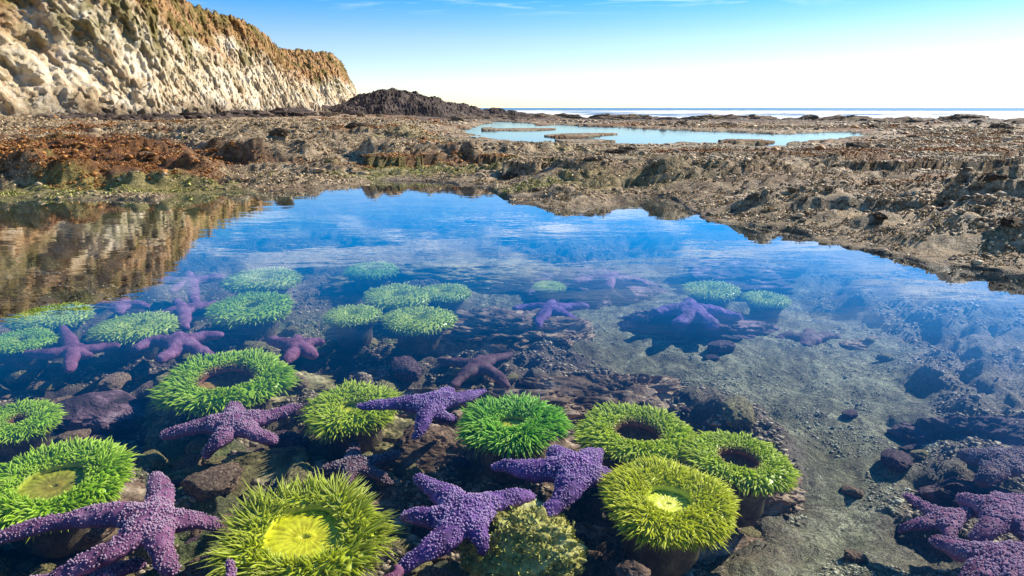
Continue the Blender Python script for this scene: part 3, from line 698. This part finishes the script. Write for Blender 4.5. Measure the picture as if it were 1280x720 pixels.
def chaikin(P, k=2):
    for _ in range(k):
        Q = [P[0]]
        for a, b in zip(P[:-1], P[1:]): Q += [a*.75+b*.25, a*.25+b*.75]
        Q.append(P[-1]); P = np.array(Q)
    return P
def star(cx, cy, z, arms, wpx, mats, label, tipf=.30, spines=True, flat=.7, seed=0, tipcol=None, vox=.0026, name='sea_star', group='ochre sea stars in the tide pool'):
    """arms: list of pixel polylines from the body outward, each (px, py, dz)"""
    rs = np.random.default_rng(seed+300)
    O = at(cx, cy, z); sc_ = depth_at(cx, cy, z)/F; w = wpx*1.12*sc_/2
    VV = []; FF = []; off = 0
    def add(V, Fq):
        nonlocal off
        VV.append(V); FF.append(Fq+off); off += len(V)
    sV, sF = ico(3)
    segs = []
    for arm in arms:
        P = np.array([O]+[at(px, py, z+dz) for px, py, dz in arm])
        P = chaikin(P, 2)
        t = np.concatenate([[0], np.cumsum(np.linalg.norm(np.diff(P, axis=0), axis=1))]); L = t[-1]
        pw = np.array([np.sin(np.arange(len(P))*.9+rs.random()*6)*w*.13*min(1, L/(3*w)) for _ in range(2)]); P[:, 0] += pw[0]*np.linspace(0, 1, len(P)); P[:, 2] += pw[1]*.8*np.linspace(0, 1, len(P))
        tt = np.linspace(0, L, 26); C = np.stack([np.interp(tt, t, P[:, i]) for i in range(3)], 1)
        q = tt/L; rad = w*(1+.07*np.sin(q*11+rs.random()*6))*(1.0-(1-tipf)*q**.85)*np.where(q > .9, np.sqrt(np.clip(1-((q-.9)/.1)**2*.85, 0.02, 1)), 1)
        segs.append((C, rad))
        for c_, r_ in zip(C, rad):
            pass
        V, Fq = tubes(C[None], rad[None], 16, flat)
        n0 = len(V)
        V = np.concatenate([V, C[:1], C[-1:]])
        tri = []
        for j in range(16):
            j2 = (j+1) % 16; tri.append([n0, j2, j, j]); tri.append([n0+1, 25*16+j, 25*16+j2, 25*16+j2])
        add(V, np.concatenate([Fq, np.array(tri)]))
    V = sV*np.array([w*1.28, w*1.28, w*.95*flat])+O; add(V, np.hstack([sF, sF[:, -1:]]))
    V = np.concatenate(VV)-O; Fq = np.concatenate(FF)
    me = bpy.data.meshes.new('t'); me.from_pydata([tuple(v) for v in V], [], [list(dict.fromkeys(map(int, f))) for f in Fq]); me.update()
    o = bpy.data.objects.new('tmp', me); COL.objects.link(o)
    md = o.modifiers.new('r', 'REMESH'); md.mode = 'VOXEL'; md.voxel_size = vox
    sm = o.modifiers.new('s', 'SMOOTH'); sm.factor = .5; sm.iterations = 5
    dg = bpy.context.evaluated_depsgraph_get()
    m2 = bpy.data.meshes.new_from_object(o.evaluated_get(dg))
    bpy.data.objects.remove(o); bpy.data.meshes.remove(me)
    n = len(m2.vertices); V = np.empty(n*3, np.float32); m2.vertices.foreach_get('co', V); V = V.reshape(-1, 3)
    N = np.empty(n*3, np.float32); m2.vertices.foreach_get('normal', N); N = N.reshape(-1, 3)
    V = V+N*(fbm3(V*70+seed, 2, seed)*w*.05)[:, None]
    fq = np.empty(len(m2.loops), np.int32); m2.loops.foreach_get('vertex_index', fq); fq = fq.reshape(-1, 4)
    bpy.data.meshes.remove(m2)
    mi = np.zeros(len(fq), int)
    if spines:
        upv = np.where(N[:, 2] > -.1)[0]; rs.shuffle(upv)
        cell = .0062; seen = {}; pick = []
        net = worley(V[:, 0]*46, V[:, 1]*46, seed)+.06*rs.normal(size=n)
        for i in upv:
            dist = math.hypot(V[i, 0], V[i, 1])
            # a net of spines, densest on the body
            if net[i] < (.30 if dist < w*1.6 else .46) and rs.random() < .95: continue
            k = tuple((V[i]/(cell*.8*(.8 if dist < w*1.6 else 1))).astype(int))
            if k in seen: continue
            seen[k] = 1; pick.append(i)
        pick = np.array(pick[:3200]); s0, f0 = ico(1)
        rad = rs.uniform(.0009, .0019, len(pick))*(1+.25*(np.hypot(V[pick, 0], V[pick, 1]) < w*1.6))
        SV = (V[pick]+N[pick]*(rad*.5)[:, None])[:, None]+s0[None]*rad[:, None, None]
        SF = (f0[None]+(np.arange(len(pick))*len(s0))[:, None, None]).reshape(-1, 3)+len(V)
        V = np.concatenate([V, SV.reshape(-1, 3)])
        faces = [tuple(map(int, f)) for f in fq]+[tuple(map(int, f)) for f in SF]
        mi = np.concatenate([mi, np.ones(len(SF), int)])
        me = bpy.data.meshes.new(name); me.from_pydata(V.tolist(), [], faces)
        me.polygons.foreach_set('use_smooth', np.ones(len(faces), bool)); me.materials.append(mats[0]); me.materials.append(mats[1])
        me.polygons.foreach_set('material_index', mi.astype(np.int32)); me.update()
    else:
        me = mesh_np(name, V, fq, True, None, [mats[0]])
    return tag(link(name, me, loc=O), label, 'sea star', group)

star(190,652,-.045,[[(200,625,.0),(196,592,-.03)],[(140,640,.0),(60,655,-.01),(-20,678,-.02)],[(150,685,.0),(105,706,-.01),(55,726,-.02)],[(235,650,-.01),(276,656,-.03)],[(205,690,-.01),(212,720,-.03)]],42,M_SK,'large purple-pink star with long arms in the lower left corner',.42,True,.7,1)
star(95,742,-.09,[[(130,715,0),(180,706,-.01)],[(60,728,0),(10,740,-.01)],[(130,760,0)],[(60,770,0)]],46,M_SK,'plum star partly out of view below the large lower left star',.4,True,.7,21)
star(294,530,-.075,[[(250,532,0),(196,546,-.02)],[(275,548,0),(258,572,-.03)],[(335,522,.0),(374,508,.01)],[(325,545,0),(346,553,-.02)],[(292,515,0),(290,503,-.01)]],34,M_SK,'pink-purple star with spread arms below the blue-black centred anemone',.38,True,.7,2)
star(540,505,-.03,[[(505,505,.004),(448,507,.008)],[(528,528,-.005),(519,550,-.03)],[(570,498,0),(608,490,-.02)],[(552,496,0),(566,486,-.02)],[(548,520,-.01),(566,524,-.04)]],30,M_SP,'slim violet star with one pointed arm laid over the yellow-green anemone',.30,True,.75,3)
star(583,642,-.035,[[(555,618,.0),(522,597,-.01)],[(550,650,0),(504,644,-.02)],[(560,672,0),(528,694,-.01),(496,712,-.02)],[(620,628,.0),(668,618,-.01)],[(597,668,0),(606,692,-.03)]],48,M_SP,'speckled violet star in front, between the spiky and the yellow anemone',.32,True,.75,4)
star(722,590,-.025,[[(690,588,0),(650,587,0),(618,582,-.02)],[(705,620,0),(678,655,-.025)],[(700,572,0),(690,560,-.02)],[(738,574,0),(748,563,-.02)],[(748,595,-.01),(768,598,-.03)]],44,M_SP,'violet star with white speckles beside the yellow anemone, arms hanging down',.30,True,.8,5)
star(440,582,-.12,[[(415,585,0),(385,600,-.02)],[(435,600,0),(430,618,-.02)],[(470,575,0),(500,568,-.01)],[(470,592,0),(490,604,-.02)],[(440,568,0),(445,556,-.02)]],24,M_SB,'dim brownish star on the stones behind the spiky anemone',.4,True,.7,6)
star(596,458,-.13,[[(580,468,0),(566,484,-.01)],[(620,466,0),(634,484,-.01)],[(570,452,0),(548,450,-.01)],[(618,448,0),(640,442,-.01)],[(600,445,0)]],22,M_SB,'dim purple star on dark rock above the emerald anemone',.4,False,.7,7)
star(372,432,-.11,[[(350,430,0),(338,422,0)],[(365,442,0),(360,452,0)],[(390,428,0),(404,426,0)],[(385,440,0),(396,446,0)],[(372,422,0)]],24,M_SR,'small rosy pink star behind the blue-black centred anemone',.5,False,.7,8)
star(238,352,-.10,[[(215,350,0),(198,352,0)],[(240,364,0),(246,380,0)],[(262,348,0),(282,346,0)],[(236,342,0)],[(222,360,0),(212,364,0)]],18,M_SK,'faint purple star in blue water near the cliff reflection',.5,False,.7,9)
star(228,388,-.10,[[(205,392,0),(190,396,0)],[(230,400,0),(232,410,0)],[(255,382,0),(272,378,0)],[(222,376,0)]],20,M_SK,'faint purple star between two far green anemones',.5,False,.7,10)
star(225,428,-.10,[[(190,426,0),(165,436,0)],[(215,442,0),(200,452,0)],[(255,420,0),(278,420,0)],[(250,438,0),(262,446,0)],[(222,416,0)]],26,M_SK,'dim violet-pink star left of the rosy star, in blue water',.45,False,.7,11)
star(92,438,-.10,[[(84,422,0),(78,408,0)],[(60,444,0),(28,440,0)],[(90,452,0),(84,464,0)],[(120,436,0),(150,432,0)],[(110,446,0)]],22,M_SR,'reddish pink star beside the dim anemone at the left edge',.45,False,.7,12)
star(150,384,-.10,[[(130,380,0),(118,382,0)],[(172,380,0),(186,384,0)],[(150,392,0)],[(158,374,0)]],18,M_SK,'faint violet star between the cliff reflection and a pale anemone',.5,False,.7,13)
star(688,386,-.10,[[(660,384,0),(640,386,0)],[(676,396,0),(674,408,-.01)],[(715,384,0),(738,382,0)],[(705,394,0),(722,400,-.01)],[(690,376,0)]],20,M_SP,'bluish violet star in the middle distance with arms over dark rock',.45,False,.7,14)
star(862,388,-.11,[[(835,388,0),(815,392,0)],[(855,400,0),(846,408,-.01)],[(895,390,0),(925,398,0)],[(882,398,0),(892,410,-.01)],[(862,376,0)]],28,M_SP,'purple star on a low rock in front of the pale anemone pair',.45,False,.7,15)
star(762,350,-.11,[[(735,350,0),(715,354,0)],[(790,352,0),(810,356,0)],[(760,360,0)],[(768,342,0)]],20,M_SK,'faint violet star draped on the blue-shadowed rock mound',.5,False,.7,16)
star(1182,650,-.10,[[(1160,636,0),(1128,618,-.01)],[(1150,655,0),(1120,664,-.02)],[(1190,672,0),(1180,690,-.02)],[(1212,640,0),(1230,632,-.01)],[(1200,662,0)]],26,M_SK,'plum star with a thin straight arm pointing left at lower right',.35,True,.7,17)
star(1250,640,-.085,[[(1220,628,0),(1196,622,-.01)],[(1280,630,0),(1310,626,0)],[(1240,662,0),(1215,676,-.01)],[(1275,660,0),(1300,680,0)],[(1250,620,0)]],40,M_SK,'pink-speckled purple star at the right edge, above another star',.4,True,.7,18)
star(1245,704,-.07,[[(1210,690,0),(1165,676,-.01)],[(1225,722,0),(1190,740,-.01)],[(1290,690,0),(1320,680,0)],[(1265,728,0),(1280,750,0)],[(1245,684,0)]],48,M_SK,'large pale-speckled purple star in the lower right corner',.4,True,.7,19)
star(1248,578,-.12,[[(1222,572,0),(1200,566,-.01)],[(1240,594,0),(1225,606,-.01)],[(1278,572,0),(1305,566,0)],[(1270,592,0)],[(1248,562,0)]],36,M_SB,'dim plum star on the large dark rock at right',.45,True,.7,20)
star(1010,425,-.18,[[(985,420,0),(970,424,0)],[(1035,420,0),(1055,424,0)],[(1005,436,0)],[(1012,414,0)]],22,M_SB,'faint brownish star on rocks under the blue water at right',.5,False,.7,22)
star(488,727,-.04,[[(500,716,0),(494,707,.005)],[(470,735,0)],[(510,738,0)]],20,M_SR,'small bright red star poking into view beside the violet star tip',.5,False,.7,23)
star(288,745,-.03,[[(288,722,0),(287,700,.01)],[(270,765,0)],[(305,768,0)]],20,M_SK,'plum star of which one upright arm tip shows before the spiky anemone',.5,True,.9,24)
print('stars', round(time.time()-T0, 1))

# ------------------------------------------------------------------ weed on the reef, algae on the rock
def blades(name, X, Y, Z, hgt, wid, nb, mat, colA, colB, label, cat, seed, spread=.6):
    rs = np.random.default_rng(seed); n = len(X)
    k = n*nb
    bx = np.repeat(X, nb); by = np.repeat(Y, nb); bz = np.repeat(Z, nb); hs = np.repeat(hgt, nb)*rs.uniform(.5, 1.3, k); ws = np.repeat(wid, nb)*rs.uniform(.6, 1.4, k)
    az = rs.uniform(0, 6.283, k); lean = rs.uniform(.3, 1.25, k)
    dx = np.cos(az)*np.sin(lean); dy = np.sin(az)*np.sin(lean); dz = np.cos(lean)
    px_, py_ = -np.sin(az), np.cos(az)
    off = np.repeat(hgt, nb)*spread
    bx = bx+rs.normal(0, 1, k)*off; by = by+rs.normal(0, 1, k)*off
    b = np.stack([bx, by, bz-.004], 1); D = np.stack([dx, dy, dz], 1)*hs[:, None]; W = np.stack([px_, py_, rs.uniform(-.3, .3, k)], 1)*ws[:, None]
    V = np.stack([b-W*.4, b+W*.4, b+D*.6+W+rs.normal(0, .15, (k, 3))*hs[:, None], b+D+W*.2, b+D*.65-W], 1).reshape(-1, 3)
    Fq = np.arange(k*5).reshape(-1, 5)
    t = np.repeat(rs.random(k), 5)[:, None]; c = np.array(colA)*(1-t)+np.array(colB)*t
    me = mesh_np(name, V, Fq, False, {'Col': c}, [mat])
    return me
Qc, hc = CLIFFVEG
tag(link('cliff_scrub', blades('cliff_scrub', Qc[:, 0], Qc[:, 1], Qc[:, 2], hc, hc*.25, 5, M_WEED, (.20,.19,.04), (.66,.46,.18), '', '', 9)), 'dry brown and olive scrub growing along the cliff top', 'scrub', kind='stuff')
def scatter_land(n, rmin, rmax, seed):
    rs = np.random.default_rng(seed)
    th = np.radians(rs.uniform(-44, 52, n)); r = rmin*(rmax/rmin)**rs.random(n)
    return r*np.sin(th), r*np.cos(th), r
x, y, r = scatter_land(175000, 1.7, 20, 5)
z, sand, orange, green, wet, land = terrain(x, y, r*.0066)
den = perlin(x*2.5, y*5, 77)+.5*perlin(x*8, y*14, 78)
dfp = sdf(FPOOL, x, y)
ok = (land > .9) & (z > .012) & (den > -.15) & (dfp > .7)
x, y, z, r, orange, green = [q[ok] for q in (x, y, z, r, orange, green)]
sz = (.005+.0016*r)*rng.uniform(.6, 1.3, len(x))
sel = orange > .5; sel2 = (green > .5) & ~sel; sel3 = ~sel & ~sel2
for nm, s_, cA, cB, lb in (('rockweed', sel, (.16,.055,.012), (.70,.34,.09), 'orange-brown rockweed covering the low ledges'),
                       ('sea_lettuce', sel2, (.14,.15,.03), (.60,.58,.16), 'olive green weed tufts along the pool margin'),
                       ('turf_weed', sel3, (.15,.10,.045), (.85,.65,.38), 'crisp tan and brown turf weed covering the dry reef')):
    me = blades(nm, x[s_], y[s_], z[s_], sz[s_], sz[s_]*.35, 7, M_WEED, cA, cB, lb, 'seaweed', 3)
    tag(link(nm, me), lb, 'seaweed', kind='stuff')
def chunks(name, X, Y, Z, sz, cA, cB, mat, seed, flat=.7):
    rs = np.random.default_rng(seed); V0, F0 = ico(1); n = len(X); k = len(V0)
    P = V0[None]*rs.uniform(.55, 1.35, (n, k, 1))*sz[:, None, None]*np.array([1.2, 1., flat])
    P = P+np.stack([X, Y, Z], 1)[:, None]
    Fq = (F0[None]+(np.arange(n)*k)[:, None, None]).reshape(-1, 3)
    t = np.clip(rs.beta(1.3, 1.5, n), 0, 1)[:, None]; c = np.repeat(np.array(cA)*(1-t)+np.array(cB)*t, k, 0)
    return mesh_np(name, P.reshape(-1, 3), Fq, False, {'Col': c}, [mat])
x, y, r = scatter_land(135000, 1.8, 26, 15)
z, sand, orange, green, wet, land = terrain(x, y, r*.0066)
den = perlin(x*1.6, y*4, 87)+.6*perlin(x*6, y*12, 88)
dfp = sdf(FPOOL, x, y)
ok = (land > .9) & (z > .012) & (den > .12) & (dfp > .3)
x, y, z, r, orange, green = [q[ok] for q in (x, y, z, r, orange, green)]
sz = (.0025+.0013*r)*rng.lognormal(-.1, .45, len(x))
sel = orange > .5
tag(link('rust_weed_clumps', chunks('rust_weed_clumps', x[sel], y[sel], z[sel], sz[sel], (.12,.035,.008), (.62,.28,.07), M_WEED, 3)), 'rust-orange weed clumps on the low ledges', 'seaweed', kind='stuff')
tag(link('mussel_crust', chunks('mussel_crust', x[~sel], y[~sel], z[~sel], sz[~sel], (.06,.038,.018), (.72,.54,.32), M_WEED, 4)), 'knobbly tan and dark brown crust of mussels and turf on the reef', 'mussels', kind='stuff')
# short algae tufts on underwater rock ground
x, y, r = scatter_land(26000, .9, 4.5, 6)
z, sand, orange, green, wet, land = terrain(x, y, r*.0066)
ok = (land < .05) & (sand < .3) & (z < -.03) & (perlin(x*5, y*5, 79) > .0)
x, y, z = x[ok], y[ok], z[ok]
me = blades('algae_fuzz', x, y, z, rng.uniform(.004, .009, len(x)), rng.uniform(.001, .002, len(x)), 5, M_WEED, (.05,.03,.03), (.30,.26,.16), '', '', 4)
tag(link('algae_turf', me), 'short brown and olive algae turf on the pool floor', 'seaweed', kind='stuff')
x, y, r = scatter_land(150000, .85, 4.2, 16)
z, sand, orange, green, wet, land = terrain(x, y, r*.0066)
den = perlin(x*4, y*4, 89)+.6*perlin(x*11, y*11, 90)
ok = (land < .02) & (z < -.03) & (den > -.05+.15*sand)
x, y, z, sand = [q[ok] for q in (x, y, z, sand)]
sz = np.clip(rng.lognormal(-5.75, .45, len(x)), .0015, .009)*(1-.45*sand)
sel = sand > .5
tag(link('gravel', chunks('gravel', x[sel], y[sel], z[sel], sz[sel], (.12,.11,.06), (.62,.58,.42), M_WEED, 5)), 'fine pale grit on the sandy part of the pool floor', 'gravel', kind='stuff')
tag(link('shell_grit', chunks('shell_grit', x[~sel], y[~sel], z[~sel], sz[~sel], (.05,.035,.022), (.60,.46,.32), M_WEED, 6)), 'coarse brown and tan grit between the cobbles', 'gravel', kind='stuff')
# yellow-green turf of the algae rock, raised on its surface
ar = [o for o in bpy.data.objects if 'yellow-green algae' in o.get('label', '')][0]
av = np.array([v.co[:] for v in ar.data.vertices]); av = av[(av[:, 2] > -.01)]; av = av
idx = rng.integers(0, len(av), 1500); q = av[idx]+rng.normal(0, .002, (1500, 3))
me = blades('algae', q[:, 0], q[:, 1], q[:, 2], rng.uniform(.005, .010, 1500), rng.uniform(.0012, .002, 1500), 4, M_WEED, (.18,.20,.02), (.66,.62,.16), '', '', 8, .3)
link('algae', me, ar)
print('weed', round(time.time()-T0, 1))

# ------------------------------------------------------------------ scattered reef boulders
M_REEF = mat_rock('reef_boulder', [(.3,(.035,.024,.016)),(.45,(.13,.09,.055)),(.58,(.28,.21,.14)),(.72,(.5,.4,.29))], 7, 40, 1., .85, None, .03)
rb = [rock_mesh('boulder', 1, .8, .5, 60+i, M_REEF, 5, .32, .16) for i in range(6)]
bp = []
rs = random.Random(4)
while len(bp) < 90:
    az = R(rs.uniform(-30, 42)); rd_ = 3.4*(45/3.4)**rs.random(); x_ = rd_*math.sin(az); y_ = rd_*math.cos(az); bp.append((x_, y_, rd_))
bx = np.array(bp); bz = terrain(bx[:, 0], bx[:, 1], bx[:, 2]*.0066, True)
dp = sdf(POOL, bx[:, 0], bx[:, 1]); dq = sdf(FPOOL, bx[:, 0], bx[:, 1])
for (x_, y_, rd_), z_, l_, d1, d2 in zip(bp, bz[0], bz[5], dp, dq):
    if d1 < .25 or d2 < .8 or z_ < -.1: continue
    o = link('boulder', rs.choice(rb), loc=(x_, y_, z_)); s = rd_*rs.uniform(.006, .014); o.scale = (s*1.3, s, s)
    o.rotation_euler = (0, 0, rs.uniform(0, 6.28)); tag(o, 'small brown weathered boulder sitting on the weed-covered reef', 'boulder', 'small boulders on the reef')

for k in range(70):
    a_ = R(rs.uniform(-5, 40)); q_ = rs.uniform(29, 49); x_, y_ = q_*math.sin(a_), q_*math.cos(a_)
    o = link('boulder', rs.choice(rb), loc=(x_, y_, -.12)); s = rs.uniform(.25, .75); o.scale = (s*1.9, s, s*.8)
    o.rotation_euler = (0, 0, rs.uniform(-.5, .5)); tag(o, 'dark low rock on the outer reef edge against the surf', 'boulder', 'rocks along the outer reef edge')
fb = [rock_mesh('foot_boulder', 1, .8, .62, 90+i, M_MOUND, 5, .35, .18) for i in range(5)]
for (fa, fr) in [(-38+i*.42+rs.uniform(-.3,.3), 0) for i in range(62)]:
    rfoot = np.interp(fa, [-38,-30,-25,-20,-16,-12.5], [20,24,28,34,44,56])*rs.uniform(.86, 1.0); a_ = R(fa)
    o = link('boulder', rs.choice(fb), loc=(rfoot*math.sin(a_), rfoot*math.cos(a_), .12)); s = rfoot*rs.uniform(.008, .028); o.scale = (s*1.2, s, s*.8)
    o.rotation_euler = (0, 0, rs.uniform(0, 6.28)); tag(o, 'dark rugged boulder fallen at the foot of the pale cliff', 'boulder', 'boulders at the cliff foot')

# ------------------------------------------------------------------ light
SUN_AZ, SUN_EL = R(58), R(36)      # azimuth clockwise from +Y
S = np.array([math.sin(SUN_AZ)*math.cos(SUN_EL), math.cos(SUN_AZ)*math.cos(SUN_EL), math.sin(SUN_EL)])
ld = bpy.data.lights.new('sun', 'SUN'); ld.energy = 5.0; ld.angle = R(.53); ld.color = (1, .90, .75)
lo = bpy.data.objects.new('sun', ld); COL.objects.link(lo)
from mathutils import Vector
lo.rotation_euler = Vector(S).to_track_quat('Z', 'Y').to_euler(); lo.location = (5, 5, 8)
w = bpy.data.worlds.new('World'); sc.world = w; w.use_nodes = True; nt = w.node_tree; nt.nodes.clear()
class WT(MT):
    def __init__(s): s.t = nt
W = WT()
out = nt.nodes.new('ShaderNodeOutputWorld'); bg = nt.nodes.new('ShaderNodeBackground'); bg.inputs[1].default_value = .13
sky = nt.nodes.new('ShaderNodeTexSky'); sky.sky_type = 'NISHITA'; sky.sun_disc = False; sky.sun_elevation = SUN_EL; sky.sun_rotation = SUN_AZ
sky.air_density = 1.0; sky.dust_density = .0; sky.ozone_density = 3.0; sky.altitude = 0
g = nt.nodes.new('ShaderNodeNewGeometry').outputs['Incoming']
dirv = W.n('ShaderNodeVectorMath', _operation='SCALE', i0=g, Scale=-1.).outputs[0]
sx = W.n('ShaderNodeSeparateXYZ', Vector=dirv).outputs
hsv = W.n('ShaderNodeHueSaturation', Saturation=1.22, Value=.92, Color=W.mix(1., sky.outputs[0], W.ramp(sx[2], [(0, (.93,.93,1.0)), (.09, (.80,.80,.96)), (.19, (.24,.62,.95)), (.42, (.26,.50,.76)), (.75, (.75,.85,.9))]), 'MULTIPLY'))
zz = W.math('MAXIMUM', sx[2], .02)
cv = W.n('ShaderNodeCombineXYZ', X=W.math('DIVIDE', sx[0], zz), Y=W.math('DIVIDE', sx[1], zz)).outputs[0]
cn = W.n('ShaderNodeMapping', Vector=cv, Scale=(.55, .9, 1), Rotation=(0, 0, .25)).outputs[0]
n1 = W.noise(cn, 1.6, 7, .62, .6)
elev = W.ramp(sx[2], [(.12, 0.), (.16, 1.), (.23, .6), (.32, .0)])
cl = W.math('MULTIPLY', W.ramp(n1, [(.50, 0.), (.62, .7)]), elev)
cloudy = W.mix(cl, hsv.outputs[0], (7.0, 7.6, 8.4))
# forward-scatter glow of the low hazy air toward the sun
dt = W.n('ShaderNodeVectorMath', _operation='DOT_PRODUCT', i0=dirv, i1=tuple(S)).outputs['Value']
gl = W.math('POWER', W.math('MAXIMUM', dt, 0.), 7.)
low = W.math('POWER', W.math('SUBTRACT', 1., W.math('MAXIMUM', sx[2], 0.)), 6.)
gf = W.math('MULTIPLY', gl, low, clamp=True)
fin = W.mix(1., cloudy, W.mix(gf, (0, 0, 0), (6.5, 6.4, 6.2)), 'ADD')
nt.links.new(fin, bg.inputs[0]); nt.links.new(bg.outputs[0], out.inputs[0])
sc.view_settings.view_transform = 'Standard'; sc.view_settings.look = 'None'; sc.view_settings.gamma = 1; sc.view_settings.use_curve_mapping = False
sc.view_settings.exposure = .58
sc.cycles.max_bounces = 8; sc.cycles.transparent_max_bounces = 8; sc.cycles.diffuse_bounces = 2; sc.cycles.glossy_bounces = 3
sc.cycles.use_denoising = True
print('done', round(time.time()-T0, 1))
